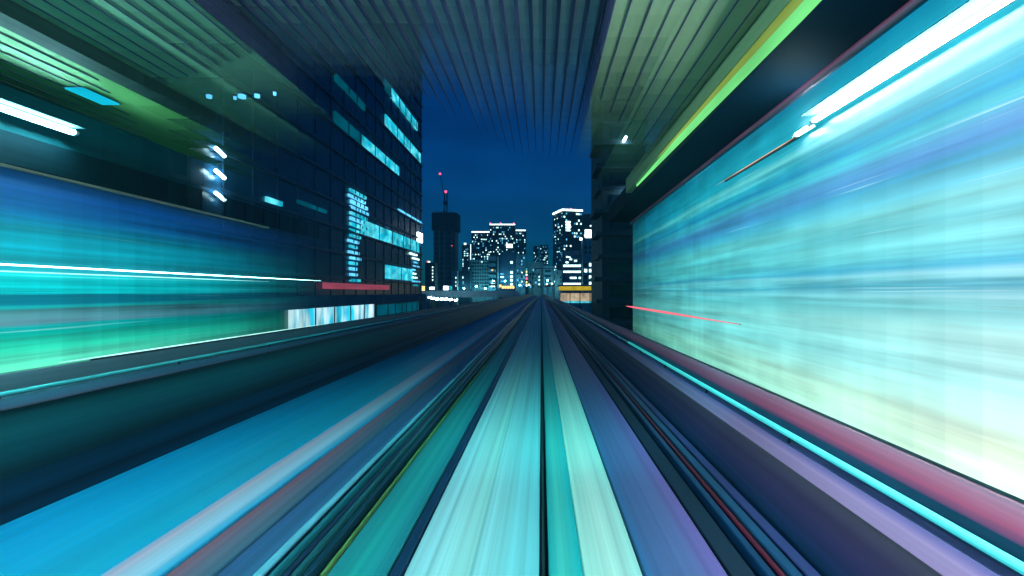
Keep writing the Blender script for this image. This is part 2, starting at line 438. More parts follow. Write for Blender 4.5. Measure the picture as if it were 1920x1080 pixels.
lp = thing('parapet', 'tall dark navy parapet wall on the far left beyond the cyan track slab', 'parapet', (-6.0, 0, 0))
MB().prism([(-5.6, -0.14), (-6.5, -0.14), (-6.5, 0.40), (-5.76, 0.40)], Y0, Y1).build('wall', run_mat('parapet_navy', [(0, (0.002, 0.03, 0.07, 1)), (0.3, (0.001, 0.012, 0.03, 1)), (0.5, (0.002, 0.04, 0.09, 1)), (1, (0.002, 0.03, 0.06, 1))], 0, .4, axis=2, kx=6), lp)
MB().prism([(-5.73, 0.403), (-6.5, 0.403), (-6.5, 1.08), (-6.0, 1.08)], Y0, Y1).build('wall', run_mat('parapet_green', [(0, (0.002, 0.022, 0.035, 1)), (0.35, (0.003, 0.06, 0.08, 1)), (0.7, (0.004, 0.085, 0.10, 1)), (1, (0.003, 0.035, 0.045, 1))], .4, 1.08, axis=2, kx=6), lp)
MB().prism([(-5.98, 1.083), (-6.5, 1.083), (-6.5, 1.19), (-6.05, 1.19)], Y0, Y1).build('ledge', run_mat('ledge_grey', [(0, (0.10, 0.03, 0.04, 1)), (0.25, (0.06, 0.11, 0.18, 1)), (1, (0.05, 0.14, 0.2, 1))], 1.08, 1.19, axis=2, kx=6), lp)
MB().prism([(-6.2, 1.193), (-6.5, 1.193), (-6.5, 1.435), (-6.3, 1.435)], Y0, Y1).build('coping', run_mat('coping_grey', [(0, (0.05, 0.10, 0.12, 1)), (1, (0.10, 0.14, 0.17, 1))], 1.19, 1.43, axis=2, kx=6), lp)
hl = thing('handrail', 'thin cyan handrail on the far left parapet below the glowing wall', 'handrail', (-6.12, 0, 1.19))
MB().tube((-6.12, Y0, 1.245), (-6.12, Y1, 1.245), 0.024, 12).build('rail', plain('cyan_rail_thin', (0.15, 0.8, 0.8, 1), 0.25, 0.3), hl)
bk = MB()
for i in range(60):
    y = -6 + i * 3.0
    MB().box(-6.135, -6.105, y, y + 0.03, 1.19, 1.23).build('bracket', M['steel'], hl)


# ------------------------------------------------------------------ right platform wall of backlit glass
RB = [(-1.28, lin(222, 246, 222)), (-1.0, lin(236, 252, 228)), (-0.84, lin(214, 246, 234)), (-0.6, lin(186, 240, 240)), (-0.29, lin(190, 240, 238)), (-0.13, lin(136, 204, 210)),
      (-0.08, lin(150, 220, 228)), (-0.03, lin(168, 226, 236)), (0.045, lin(90, 172, 196)), (0.09, lin(150, 220, 232)), (0.15, lin(165, 222, 236)), (0.22, lin(84, 174, 206)), (0.30, lin(126, 212, 222)), (0.42, lin(140, 220, 226)),
      (0.52, lin(130, 215, 226)), (0.66, lin(150, 226, 230)), (0.80, lin(120, 205, 226)), (0.92, lin(90, 178, 220)), (1.03, lin(98, 152, 214)), (1.15, lin(100, 164, 210)), (1.26, lin(90, 200, 218)),
      (1.34, lin(40, 150, 200)), (1.46, lin(60, 180, 205)), (1.56, lin(150, 230, 235)), (1.66, lin(40, 180, 205)), (1.86, lin(40, 175, 200)), (2.22, lin(0, 130, 165))]
m_rwall = backlit('backlit_glass_aqua', RB, 1.28, 7.0, 0.16, 0.035, 0.3)
rw = thing('glass_wall', 'tall bright backlit glass platform wall glowing aqua and white on the right', 'glass wall', (2.95, 0, 1.12))
fr = MB().box(2.93, 3.1, Y0, 17.2, 1.113, 1.14)
n = 70
ys = [-6 + i * 23.0 / n for i in range(n + 1)]
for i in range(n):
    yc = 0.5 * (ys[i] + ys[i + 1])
    k = 1.0 if yc < 3.2 else (3.2 / yc) ** 0.85  # glow fall-off with distance, painted into the panel colour
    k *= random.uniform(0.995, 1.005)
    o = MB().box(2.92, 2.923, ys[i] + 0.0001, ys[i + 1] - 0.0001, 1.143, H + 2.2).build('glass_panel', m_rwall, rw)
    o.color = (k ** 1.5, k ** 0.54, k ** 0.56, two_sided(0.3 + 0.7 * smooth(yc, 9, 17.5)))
fr.build('sill', plain('sill_dark', (0.05, 0.12, 0.14, 1), 0.3, 0.5), rw)
MB().box(3.003, 3.06, -6, 8.6, 1.143, H + 2.2).build('backing', M['hood'], rw)
MB().box(2.88, 3.08, Y0, 17.4, H + 2.203, H + 2.36).build('trim', run_mat('pink_trim', [(0, (0.10, 0.08, 0.10, 1)), (0.3, (0.6, 0.22, 0.32, 1)), (0.45, (0.75, 0.05, 0.15, 1)), (0.75, (0.7, 0.05, 0.14, 1)), (1, (0.06, 0.07, 0.07, 1))], H + 2.2, H + 2.36, axis=2, kx=4), rw)
MB().box(2.92, 3.0, 17.0, 17.08, 1.143, H + 2.2).build('end_post', M['navy'], rw)

o = thing('red_light_strip', 'thin red light strip low along the far end of the right glass wall', 'light strip', (2.88, 7.8, H - 0.47))
MB().taper_tube((2.895, 18.2, H - 0.47), (2.895, 7.8, H - 0.47), 0.026).build('tube', M['red_led'], o)
MB().box(2.91, 2.92, 7.8, 17.0, H - 0.475, H - 0.465).build('backplate', M['steel'], o)

def lamp(name, label, x, z, y0, y1, r, up=True, side=1):
    t = thing(name, label, 'lamp', (x, y0, z), 'fluorescent lamps under the canopy')
    MB().tube((x, y0, z), (x, y1, z), r, 12).build('tube', M['tube' if side > 0 else 'tube_left'], t)
    if r > 0.0145:
        a, b_ = sorted((x + 0.07 * side, x - (0.11 if side > 0 else 0.12) * side))
        MB().box(a, b_, y0 - 0.05, y1 + 0.05, z + 0.06, z + 0.068).build('hood', M['added_hood_dark'], t)  # added to keep tube light off the beam and green panel
    for yy in (y0 - 0.05, y1):
        MB().tube((x, yy, z), (x, yy + 0.05, z), r * 1.25, 12).build('end_cap', M['hood'], t)
    MB().box(x + 0.035 * side - 0.01, x + 0.035 * side + 0.01, y0 - 0.05, y1 + 0.05, z - r * 1.5, z + r * 1.5).build('bracket', M['hood'], t)
    return t
lamp('fluorescent_lamp', 'long white fluorescent tube high on the right glass wall', 2.83, H + 1.79, 0.6, 5.55, 0.016)
short = lamp('fluorescent_lamp', 'short white fluorescent lamp just past the long tube on the right', 2.84, H + 1.76, 5.66, 5.95, 0.014)
sd = bpy.data.lights.new('track_fill_spot', 'SPOT'); sd.energy = 1250; sd.spot_size = math.radians(96); sd.spot_blend = 1.0
sd.shadow_soft_size = 0.12; sd.color = (0.12, 0.95, 0.95)
so = bpy.data.objects.new('track_fill_spot', sd); C.objects.link(so)          # spot added at the short lamp to brighten the track beyond
so.location = (2.70, 5.8, H + 1.68)
so.rotation_euler = (Vector((-1.3, 13.0, 0)) - so.location).to_track_quat('-Z', 'Y').to_euler()
o = thing('light_strip', 'very thin pale light line continuing from the long tube on the right wall', 'light strip', (2.86, 6, H + 1.72))
MB().taper_tube((2.87, 6.0, H + 1.755), (2.87, 8.8, H + 1.755), 0.005).build('tube', M['warm_line'], o)
MB().box(2.885, 2.915, 6.0, 8.4, H + 1.74, H + 1.77).build('channel', M['steel'], o)
lamp('fluorescent_lamp', 'white fluorescent tube under the green canopy edge on the far left', -6.22, H + 2.13, 0.8, 7.1, 0.024, side=-1)
lamp('fluorescent_lamp', 'unseen added fluorescent tube on the right wall behind the viewpoint', 2.83, H + 1.79, -5.6, 0.3, 0.016)  # unseen tube, added to brighten the track ahead
lamp('fluorescent_lamp', 'unseen added fluorescent tube on the left wall behind the viewpoint', -6.22, H + 2.13, -5.6, 0.5, 0.024, side=-1)  # also unseen, added behind the camera for more light

# ------------------------------------------------------------------ left backlit wall
LB = [(-0.96, lin(140, 248, 205)), (-0.85, lin(110, 240, 200)), (-0.70, lin(60, 225, 185)), (-0.55, lin(0, 190, 172)), (-0.44, lin(0, 175, 175)), (-0.40, lin(120, 150, 165)), (-0.28, lin(110, 165, 175)), (-0.23, lin(40, 185, 182)), (-0.16, lin(20, 160, 168)), (-0.12, lin(0, 110, 130)), (-0.03, lin(0, 120, 140)),
      (0.0, lin(0, 200, 205)), (0.12, lin(0, 205, 210)), (0.24, lin(30, 212, 215)), (0.30, lin(0, 165, 180)), (0.5, lin(0, 160, 178)), (0.78, lin(0, 152, 176)), (0.9, lin(0, 125, 172)), (1.03, lin(0, 92, 155)), (1.3, lin(0, 72, 145)), (1.42, lin(0, 55, 105)), (1.5, lin(0, 35, 60))]
m_lwall = backlit('backlit_glass_teal', LB, 1.3, 7.0, 0.08, 0.05, 0.5)
lw = thing('glass_wall', 'backlit teal and mint glass wall with blue top band on the far left', 'glass wall', (-6.45, 0, 1.44))
n = 70
ys = [-6 + i * 22.4 / n for i in range(n + 1)]
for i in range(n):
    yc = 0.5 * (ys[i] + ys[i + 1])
    k = 1.0 if yc < 6.5 else (6.5 / yc) ** 1.5  # dimming with distance put into each panel's own glow
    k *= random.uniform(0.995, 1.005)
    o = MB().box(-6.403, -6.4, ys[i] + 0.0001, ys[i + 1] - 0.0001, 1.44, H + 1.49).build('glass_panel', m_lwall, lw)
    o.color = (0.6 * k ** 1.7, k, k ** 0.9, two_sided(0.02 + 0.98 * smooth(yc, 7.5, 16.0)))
MB().box(-6.56, -6.503, -6, 7.0, 1.44, H + 1.49).build('backing', M['hood'], lw)
MB().box(-6.56, -6.38, Y0, 12.5, H + 1.493, H + 1.53).build('trim', plain('beige_trim', (0.3, 0.26, 0.2, 1), 0.5), lw)
o = thing('light_strip', 'thin cyan white light strip across the middle of the left glass wall', 'light strip', (-6.38, 6.0, H + 0.3))
MB().taper_tube((-6.37, 4.0, H + 0.33), (-6.37, 15.4, H + 0.33), 0.009).build('tube', M['thin'], o)
MB().taper_tube((-6.385, 4.0, H + 0.25), (-6.385, 12.5, H + 0.25), 0.008).build('tube', M['white_led'], o)
o = thing('light_strip', 'pale strip lamp at the foot of the left glass wall', 'light strip', (-6.33, 6.0, 1.44))
MB().taper_tube((-6.33, 7.0, 1.475), (-6.33, 15.6, 1.475), 0.010).build('tube', M['white_led'], o)
MB().box(-6.345, -6.315, 7.5, 14.6, 1.437, 1.463).build('base', M['steel'], o)

# ------------------------------------------------------------------ canopy
cn = thing('station_canopy', 'dark ribbed metal canopy roofing the tracks with greenish side panels', 'canopy', (-1.5, 0, H + 2.6))
m_rib = run_mat('canopy_rib', [(0, (0.04, 0.045, 0.09, 1)), (1, (0.06, 0.045, 0.11, 1))], -4, 1, kx=3, spec=0.1, rough=0.6, fade=True)
m_pan = run_mat('canopy_panel', [(0, (0.6, 0.55, 0.52, 1)), (1, (0.58, 0.55, 0.52, 1))], -4, 1, kx=3, wear=0.25, spec=0.1, rough=0.6, fade=True)
m_side = run_mat('canopy_side_panel', [(0, (0.22, 0.38, 0.2, 1)), (1, (0.25, 0.38, 0.24, 1))], -5, -3, kx=2, wear=0.2, spec=0.1, rough=0.6, fade=True)
m_side_r = run_mat('canopy_side_panel_grey', [(0, (0.26, 0.27, 0.16, 1)), (1, (0.30, 0.32, 0.16, 1))], 0.5, 2.2, kx=2, wear=0.2, spec=0.1, rough=0.6, fade=True)
m_green = run_mat('canopy_green_panel', [(0, (0.05, 0.15, 0.05, 1)), (1, (0.13, 0.28, 0.08, 1))], -6.4, -4.7, kx=2, wear=0.2, spec=0.1, rough=0.6, fade=True)
m_beam = plain('canopy_beam', (0.002, 0.014, 0.028, 1), 0.7, 0.0, spec=0.06)
zc = H + 2.9
MB().box(-3.46, 0.64, Y0, 3.9995, zc, zc + 0.01).build('ribbed_panel', m_pan, cn)
for a, b_, e in ((-3.46, -2.2, 7.4), (-2.2, -1.1, 8.2), (-1.1, -0.2, 9.4), (-0.2, 0.64, 10.6)):
    bays(cn, 'ribbed_panel', m_pan, a, b_, zc, zc + 0.003, 4.0, 11.0, 20, 4.2, e)
xs = [-3.40 + 0.143 * i for i in range(29)]
for x in xs:
    f = (x + 3.46) / 4.1
    ye = 7.0 + 4.2 * max(0, min(1, (f - 0.3) / 0.45)) + random.uniform(-0.2, 0.2)
    m = MB(); b0 = 0
    for (y, w, h) in ((Y0, .022, .05), (4.5, .022, .05), (ye, .003, .006)):
        m.v += [(x - w, y, zc - h), (x + w, y, zc - h), (x + w, y, zc - .002), (x - w, y, zc - .002)]
    for k in (0, 4):
        for q in range(4):
            m.f.append((k + q, k + (q + 1) % 4, k + 4 + (q + 1) % 4, k + 4 + q))
    m.f += [(3, 2, 1, 0), (8, 9, 10, 11)]
    m.build('rib', m_rib, cn)
# right soffit
zs = H + 2.6
bays(cn, 'side_panel', m_side_r, 0.66, 1.3, zs, zs + 0.003, 5.0, 12.0, 16, 5.0, 11.0, Y0)
bays(cn, 'side_panel', m_side_r, 1.3005, 2.04, zs, zs + 0.003, 5.0, 14.0, 18, 6.0, 13.5, Y0)
bays(cn, 'edge_beam', m_rib, 0.645, 0.657, zs - 0.03, zc + 0.1, 5.0, 10.6, 14, 5.0, 10.4, Y0)
sm = MB()
for i in range(7):
    x = 0.80 + i * 0.19
    sm.box(x - 0.006, x + 0.006, Y0, 7.2 + i * 0.5, zs - 0.008, zs - 0.001)
sm.build('seam', m_rib, cn)
MB().box(2.2, 2.9, Y0, 17.4, H + 2.28, H + 2.75).build('beam', m_beam, cn)
MB().box(2.06, 2.197, Y0, 13.0, H + 2.42, H + 2.75).build('cove', m_side_r, cn)
o = thing('light_strip', 'broad yellow green light strip under the right canopy edge', 'light strip', (2.13, 0, H + 2.3))
MB().taper_box(2.10, 2.195, H + 2.285, H + 2.415, -6, 4.5, 1.0).taper_box(2.10, 2.195, H + 2.285, H + 2.415, 4.5, 12.0, 0.25).build('diffuser', M['green_led'], o)
MB().taper_box(2.062, 2.097, H + 2.32, H + 2.41, -6, 3.5, 1.0).taper_box(2.062, 2.097, H + 2.32, H + 2.41, 3.5, 9.5, 0.2).build('reflector', M['yellow_led'], o)
# left soffits
bays(cn, 'side_panel', m_side, -3.9, -3.1, zs, zs + 0.003, 4.0, 9.0, 16, 4.4, 8.4, Y0)
bays(cn, 'side_panel', m_side, -4.72, -3.9005, zs, zs + 0.003, 4.0, 11.0, 20, 5.0, 10.4, Y0)
bays(cn, 'edge_beam', m_rib, -3.099, -3.09, zs, zc + 0.1, 4.0, 8.0, 12, 4.2, 7.6, Y0)
sm = MB()
for i in range(9):
    x = -4.6 + i * 0.18
    sm.box(x - 0.007, x + 0.007, Y0, 6.6 - i * 0.1, zs - 0.01, zs - 0.001)
sm.build('seam', m_rib, cn)
bays(cn, 'beam', run_mat('green_black_beam', [(0, (0.02, 0.045, 0.04, 1)), (1, (0.02, 0.045, 0.04, 1))], -5, -4, spec=0.06, rough=0.7, fade=True), -4.98, -4.73, H + 2.45, H + 2.75, 6.0, 11.0, 14, 6.0, 10.6, Y0)
zg = H + 2.47
for q in range(4):
    bays(cn, 'green_panel', m_green, -5.0005 - 0.35 * (q + 1), -5.001 - 0.35 * q, zg, zg + 0.003, 5.5, 12.8, 14, 7.0 + q * 0.8, 9.6 + q * 1.1, Y0)
sm = MB()
for i in range(7):
    x = -5.15 - i * 0.19
    sm.box(x - 0.006, x + 0.006, Y0, 6.2 + i * 0.4, zg - 0.01, zg - 0.001)
sm.build('seam', m_rib, cn)
bays(cn, 'cove', run_mat('teal_cove', [(0, (0.004, 0.06, 0.075, 1)), (1, (0.003, 0.09, 0.11, 1))], H + 1.93, H + 2.46, axis=2, spec=0.06, rough=0.7, fade=True), -6.404, -6.4, H + 1.93, H + 2.465, 7.0, 14.0, 18, 7.5, 13.5, Y0)
bays(cn, 'beam', run_mat('dark_teal_beam', [(0, (0.002, 0.016, 0.024, 1)), (1, (0.002, 0.018, 0.026, 1))], 0, 1, spec=0.06, rough=0.7, fade=True), -6.40, -6.36, H + 1.535, H + 1.92, 7.0, 19.0, 16, 8, 19, Y0)
for y in (-2.0,):
    MB().box(-6.9, -6.62, y, y + 0.3, GROUND, H + 2.6).build('post', m_beam, cn)
    MB().box(3.12, 3.4, y, y + 0.3, GROUND, H + 2.7).build('post', m_beam, cn)
dl = thing('downlight', 'small cyan downlight in the ribbed canopy near the top left', 'lamp', (-3.4, 4.9, zc))
MB().tube((-3.32, 4.86, zc - 0.10), (-3.32, 4.86, zc - 0.057), 0.07, 14).build('diffuser', M['w_white'], dl)
MB().tube((-3.32, 4.86, zc - 0.057), (-3.32, 4.86, zc - 0.0), 0.09, 14).build('housing', M['hood'], dl)

for k, (x, y, r) in enumerate(((-4.36, 7.0, .035), (-4.05, 7.05, .02), (-3.93, 7.0, .05), (-3.72, 6.98, .035), (-3.45, 6.9, .02))):
    t = thing('downlight', ('largest middle one' if k == 2 else ('leftmost', 'second', '', 'fourth', 'rightmost')[k]) + ' of the tiny blue downlights at the end of the left soffit', 'lamp', (x, y, zs), 'tiny downlights in the left soffit')
    MB().tube((x, y, zs - 0.05), (x, y, zs - 0.012), r, 10).build('diffuser', M['w_blue'], t)
    MB().tube((x, y, zs - 0.012), (x, y, zs - 0.001), r * 1.5, 10).build('housing', M['steel'], t)
t = thing('panel_light', 'small square cyan panel light in the green soffit at far left', 'lamp', (-5.6, 6.6, zg))
MB().box(-5.72, -5.5, 6.4, 6.95, zg - 0.03, zg - 0.012).build('diffuser', M['w_cyan'], t)
MB().box(-5.74, -5.48, 6.38, 6.97, zg - 0.0115, zg - 0.0105).build('frame', M['steel'], t)

# ------------------------------------------------------------------ city
UNIT = {}
def unit_window(mat):
    if mat.name not in UNIT:
        me = bpy.data.meshes.new('window')
        v = [(x, y, z) for x in (-.5, .5) for y in (-.5, .5) for z in (-.5, .5)]
        f = [(0, 1, 3, 2), (4, 6, 7, 5), (0, 4, 5, 1), (2, 3, 7, 6), (0, 2, 6, 4), (1, 5, 7, 3)]
        me.from_pydata(v, [], f); me.materials.append(mat)
        UNIT[mat.name] = me
    return UNIT[mat.name]

class Block:
    """rotated box building: near corner at (x, y), right face along angle a; u runs left->right on the front face"""
    def __init__(s, name, label, x, y, w, d, ztop, mat, a=0.0, cat='building', group=None, z0=GROUND):
        s.w, s.d, s.top = w, d, ztop
        s.t = thing(name, label, cat, (x, y, z0), group, a)
        s.z0 = z0
        me = MB(); me.box(0, w, 0, d, 0, ztop - z0)
        s.wall = s.raw(me, 'wall', mat)
    def raw(s, mb, name, mat, parent=None):
        me = bpy.data.meshes.new(name); me.from_pydata(mb.v, [], mb.f); me.update(); me.materials.append(mat)
        o = bpy.data.objects.new(name, me); C.objects.link(o); o.parent = parent or s.t
        return o
    def win(s, u, z, w, h, mat, side='front', name='window', out=0.15):
        o = bpy.data.objects.new(name, unit_window(mat)); C.objects.link(o); o.parent = s.t
        zz = z - s.z0
        if side == 'front': o.location = (u, 0, zz); o.scale = (w, out * 2, h)
        elif side == 'left': o.location = (0, u, zz); o.scale = (out * 2, w, h)
        elif side == 'right': o.location = (s.w, u, zz); o.scale = (out * 2, w, h)
        return o
    def box(s, x0, x1, y0, y1, z0, z1, name, mat):
        return s.raw(MB().box(x0, x1, y0, y1, z0 - s.z0, z1 - s.z0), name, mat)
def px(p, Y): return (p - 1015) / 1000 * Y
def pz(p, Y): return H + (548 - p) / 1000 * Y

def lit(b, u0, u1, z0, z1, du, dz, prob, side='front', cap=90, mats=('w_white', 'w_white', 'w_blue', 'w_blue'), fw=0.6, fh=0.55):
    cells = []
    nu = max(1, int((u1 - u0) / du)); nz = max(1, int((z1 - z0) / dz))
    for i in range(nu):
        for j in range(nz):
            if random.random() < prob: cells.append((u0 + (i + .5) * (u1 - u0) / nu, z0 + (j + .5) * (z1 - z0) / nz))
    random.shuffle(cells)
    for u, z in cells[:cap]:
        b.win(u, z, du * fw * random.uniform(.7, 1.3), dz * fh, M[random.choice(mats)], side)

# tower under construction with crane
Y = 500
b = Block('tower_block', 'dark unfinished tower block wrapped at the top with a crane above it', px(813, Y), Y, px(853, Y) - px(813, Y), 20, pz(432, Y), M['tower_dark'])
for u in (0.2, 5.2, 9.6, 13.4, 17.0, 19.4):
    b.box(u, u + 0.7, -0.6, 0, GROUND, pz(432, Y), 'pilaster', M['slab_edge'] if u in (5.2, 9.6, 17.0) else M['tower_dark'])
for k in range(12):
    z = pz(545, Y) + k * 4.6
    b.box(0, 20, -0.35, 0, z, z + 0.5, 'floor_band', M['block_c'])
for k in range(12):
    for u in (3.0, 7.6, 15.4):
        b.win(u, pz(545, Y) + k * 4.6 + 2.6, 3.2, 3.0, M['w_dark'], out=0.1)
b.box(-1.5, 22, -1.5, 21, pz(432, Y), pz(399, Y), 'wrapped_floors', plain('netting', (0.025, 0.05, 0.075, 1), 0.9, 0, 0.5, (0.3, 0.3, 0.05)))
for u in range(0, 22, 2):
    b.box(u - 1, u - 0.2, -1.3, -0.9, pz(399, Y), pz(399, Y) + random.uniform(0.4, 1.6), 'scaffold_post', M['tower_dark'])
b.win(17.3, pz(461, Y), 0.6, 0.6, M['beacon'], name='warning_light', out=0.7)
cr = thing('tower_crane', 'slender tower crane with red warning lights on the unfinished tower', 'crane', (px(833, Y), Y + 8, pz(399, Y)))
x0, zt = px(833, Y), pz(358, Y)
m = MB()
for dx in (-1.3, 1.3):
    for dy in (-1.3, 1.3): m.box(x0 + dx - .3, x0 + dx + .3, Y + 8 + dy - .3, Y + 8 + dy + .3, pz(399, Y), zt)
k = pz(399, Y); sgn = 1
while k < zt - 2:
    m.tube((x0 - 1.3 * sgn, Y + 6.7, k), (x0 + 1.3 * sgn, Y + 6.7, k + 2.4), .2, 5); sgn = -sgn; k += 2.4
m.build('mast', M['steel'], cr)
MB().box(x0 - 2.2, x0 + 1.8, Y + 6, Y + 10, pz(381, Y), pz(376, Y)).build('cab', M['steel'], cr)
MB().tube((x0, Y + 8, pz(380, Y)), (px(822, Y), Y + 8, pz(324, Y)), .45, 6, .3).tube((x0 + .5, Y + 8, zt), (px(822, Y), Y + 8, pz(324, Y)), .1, 4).build('jib', M['steel'], cr)
MB().tube((x0, Y + 8, zt), (x0, Y + 8, zt + 1.6), 1.0, 8).build('warning_light', M['beacon'], cr)
MB().tube((px(822, Y), Y + 8, pz(324, Y)), (px(822, Y), Y + 8, pz(324, Y) + 1.5), 0.9, 8).build('warning_light', M['beacon'], cr)

# narrow neighbour left of it
Y = 380
b = Block('office_block', 'narrow dark block with one column of white dots left of the unfinished tower', px(797, Y), Y, px(815, Y) - px(797, Y), 12, pz(492, Y), M['tower_dark'])
for p in (501, 507, 513, 519, 525): b.win(5.4, pz(p, Y), 0.7, 1.0, M['w_white'])
b.box(1.0, 1.6, 2, 3, pz(492, Y), pz(489, Y), 'warning_light', M['beacon'])
b.box(2.0, 3.0, 1, 3, pz(492, Y), pz(489.5, Y), 'roof_light', M['w_white'])

# residential cluster
Y = 720
def resi(label, p0, p1, pt, prob, roof=True, cap=80, Yo=0, extra=()):
    YY = Y + Yo
    w = px(p1, YY) - px(p0, YY)
    b = Block('apartment_tower', label, px(p0, YY), YY, w, 22, pz(pt, YY), M['tower_dark'], group='lit apartment towers straight ahead')
    lit(b, 0.5, w - 0.5, pz(540, YY), pz(pt, YY) - 2, 1.9, 2.9, prob, cap=cap)
    if roof: b.box(0.2, w - 0.2, -0.8, 1.0, pz(pt, YY), pz(pt, YY) + 1.5, 'roof_light', M['roof_light'])
    for k in range(8):
        z = pz(540, YY) + k * (pz(pt, YY) - pz(540, YY)) / 8
        b.box(0, w, -0.14, 0, z, z + 0.5, 'floor_band', M['block_c'])
    for dx in extra:
        b.box(dx, dx + 1.3, 0, 1.3, pz(pt, YY) + 1.5, pz(pt, YY) + 3.3, 'warning_light', M['beacon'])
    return b
b = resi('lowest apartment tower, left end of the lit cluster, bright lamp on its roof', 866, 890, 459, 0.30, False, 60, 30)
b.box(3.2, 6.0, -0.8, 1, b.top, b.top + 2.6, 'roof_light', M['roof_light'])
b.box(12.1, 12.8, -0.5, 0, pz(488, 750), pz(458, 750), 'light_column', M['roof_light'])
b = resi('second apartment tower of the lit cluster, just left of the tallest one', 884, 919, 436, 0.27, True, 95)
b = resi('tallest apartment tower of the lit cluster with red beacons on its roof corners', 918, 966, 422, 0.26, True, 99, -8, (0.2, 14, 31.5))
b.win(px(955, 712) - px(918, 712), pz(461, 712), 8.5, 5.2, M['roof_light'], name='sign_panel')
b = resi('slim apartment tower at the right end of the lit cluster beside the tallest', 964, 986, 433, 0.27, True, 60, 12)
b = resi('far small apartment tower alone between the cluster and the right hand tower', 1012, 1028, 459, 0.34, False, 50, 160)
b = resi('far low apartment tower just right of the lit cluster', 1000, 1010, 461, 0.22, False, 25, 190)

# right apartment tower, turned corner on
Y = 450
ang = math.atan2(7.6, 25)
xc = px(1055, Y); zt = pz(395, Y)
b = Block('apartment_tower', 'tall apartment tower on the right turned corner on with a bright roof edge', xc, Y, 17.8, 26, zt, M['tower_dark'], ang, group=None)
lit(b, 0.6, 17.4, pz(470, Y), zt - 1, 1.7, 2.6, 0.25, 'front', 70)
lit(b, 0.6, 25, pz(530, Y), zt - 1, 2.4, 2.5, 0.20, 'left', 60, ('w_blue', 'w_blue', 'w_white'))
b.box(-0.4, 18, -0.5, 0.7, zt, zt + 1.6, 'roof_light', M['roof_light'])
b.box(-0.5, 0.7, 0.8, 26, zt, zt + 1.6, 'roof_light', M['roof_light'])
for z in range(20):
    zz = pz(530, Y) + z * (zt - pz(530, Y)) / 20
    b.box(-0.6, 0, 0, 26, zz, zz + 0.7, 'balcony_band', M['block_c'])
b.box(4.5, 9.0, -0.3, 0, pz(430, Y), pz(429, Y), 'floor_band', M['slab_edge'])
for p in (416, 421, 426, 431): b.win(2.2 + 2.6, pz(p, Y), 4.2, 1.7, M['roof_light'])
b.box(8, 8.8, 2, 2.8, zt + 1.6, zt + 2.6, 'warning_light', M['beacon'])
Y = 470
b = Block('apartment_tower', 'dark wing with few lit windows right of the corner on tower', px(1093, Y), Y, px(1122, Y) - px(1093, Y), 18, pz(401, Y), M['tower_dark'])
lit(b, 0.5, 13, pz(450, Y), pz(401, Y) - 1, 1.7, 2.7, 0.18, 'front', 30)

# mid distance blocks
Y = 440
b = Block('office_block', 'grey green office block with a grid of unlit windows left of centre', px(880, Y), Y, px(917, Y) - px(880, Y), 18, pz(487, Y), M['block_a'])
w = b.w
for i in range(8):
    for j in range(8):
        b.win((i + .5) * w / 8, pz(540, Y) + (j + .5) * 2.75, w / 8 * .6, 1.5, M['w_dark'] if random.random() < .88 else M['w_cyan_dim'], out=0.06)
for i in range(9): b.box(i * w / 8 - .15, i * w / 8 + .15, -0.5, 0, pz(545, Y), pz(489, Y), 'pilaster', M['slab_edge'])
b.win(w * .63, pz(491, Y), 1.0, 1.0, M['w_white'])
b = Block('office_block', 'blue grey block with a bright square sign low on its right side', px(917.5, Y), Y - 6, px(934, Y) - px(917.5, Y), 16, pz(481, Y), M['block_b'])
for j in range(5): b.box(0.2, 6.2, -0.3, 0, pz(536, Y) + j * 4.6, pz(536, Y) + j * 4.6 + 1.6, 'window_band', M['w_dark'])
b.win(3.0, pz(507, Y), 1.4, 1.0, M['w_warm']); b.win(3.4, pz(535, Y), 3.0, 2.8, M['roof_light'], name='sign_panel')
pole = MB().tube((px(931, 400), 400, GROUND), (px(931, 400), 400, pz(478, 400)), 0.45, 8).build('pole', plain('green_pole', (0.1, 0.25, 0.22, 1), 0.6))
tag(pole, 'tall plain green grey pole in front of the blue grey block', 'pole')
b = Block('office_block', 'deep blue windowless looking block with one column of lit windows left of centre', px(936, Y), Y + 8, px(966, Y) - px(936, Y), 16, pz(470, Y), M['block_c'])
for p in (491, 510, 518, 525, 533): b.win(px(958, Y) - px(936, Y), pz(p, Y), 2.0, 2.0, M['w_white'])
for p, c in ((513, 'w_blue'), (519, 'w_white'), (527, 'w_blue')): b.win(1.8, pz(p, Y), 2.8, 1.1, M[c], name='sign_panel')
b = Block('shop_building', 'low building with warm yellow lit shop front at street corner', px(935, 432), 433, px(966, 432) - px(935, 432), 6, pz(535, 432), M['block_c'])
for i in range(6): b.win(1.2 + i * 2.1, pz(538.5 - (i == 0) * 2.5, 432), 1.8, 2.2, M['w_warm'], name='shop_window')
b = Block('office_block', 'dim blue block with narrow shaded windows just left of the vanishing point', px(967, Y), Y + 4, px(985, Y) - px(967, Y), 16, pz(476, Y), M['block_b'])
lit(b, 0.5, 7.5, pz(540, Y), pz(480, Y), 1.5, 2.6, 0.5, 'front', 40, ('w_dark', 'w_blue', 'w_cyan_dim', 'w_dark'))
for p in (511, 528): b.win(5.0, pz(p, Y), .8, 1.4, M['w_white'])
b = Block('sign_tower', 'thin black sign tower with coloured lit panels near the vanishing point', px(984.5, 430), 434, px(989.5, 430) - px(984.5, 430), 3, pz(500, 430), M['navy'], cat='sign')
for p, c in ((504, 'w_cyan'), (509, 'w_warm'), (515, 'w_white'), (522, 'beacon'), (529, 'w_warm'), (535, 'w_white')): b.win(1.1, pz(p, 430), 1.2, 1.7, M[c], name='sign_panel')
b = Block('office_block', 'pale blue block directly behind the end of the guideway', px(990, Y), Y + 20, px(1019, Y) - px(990, Y), 16, pz(489, Y), M['block_a'])
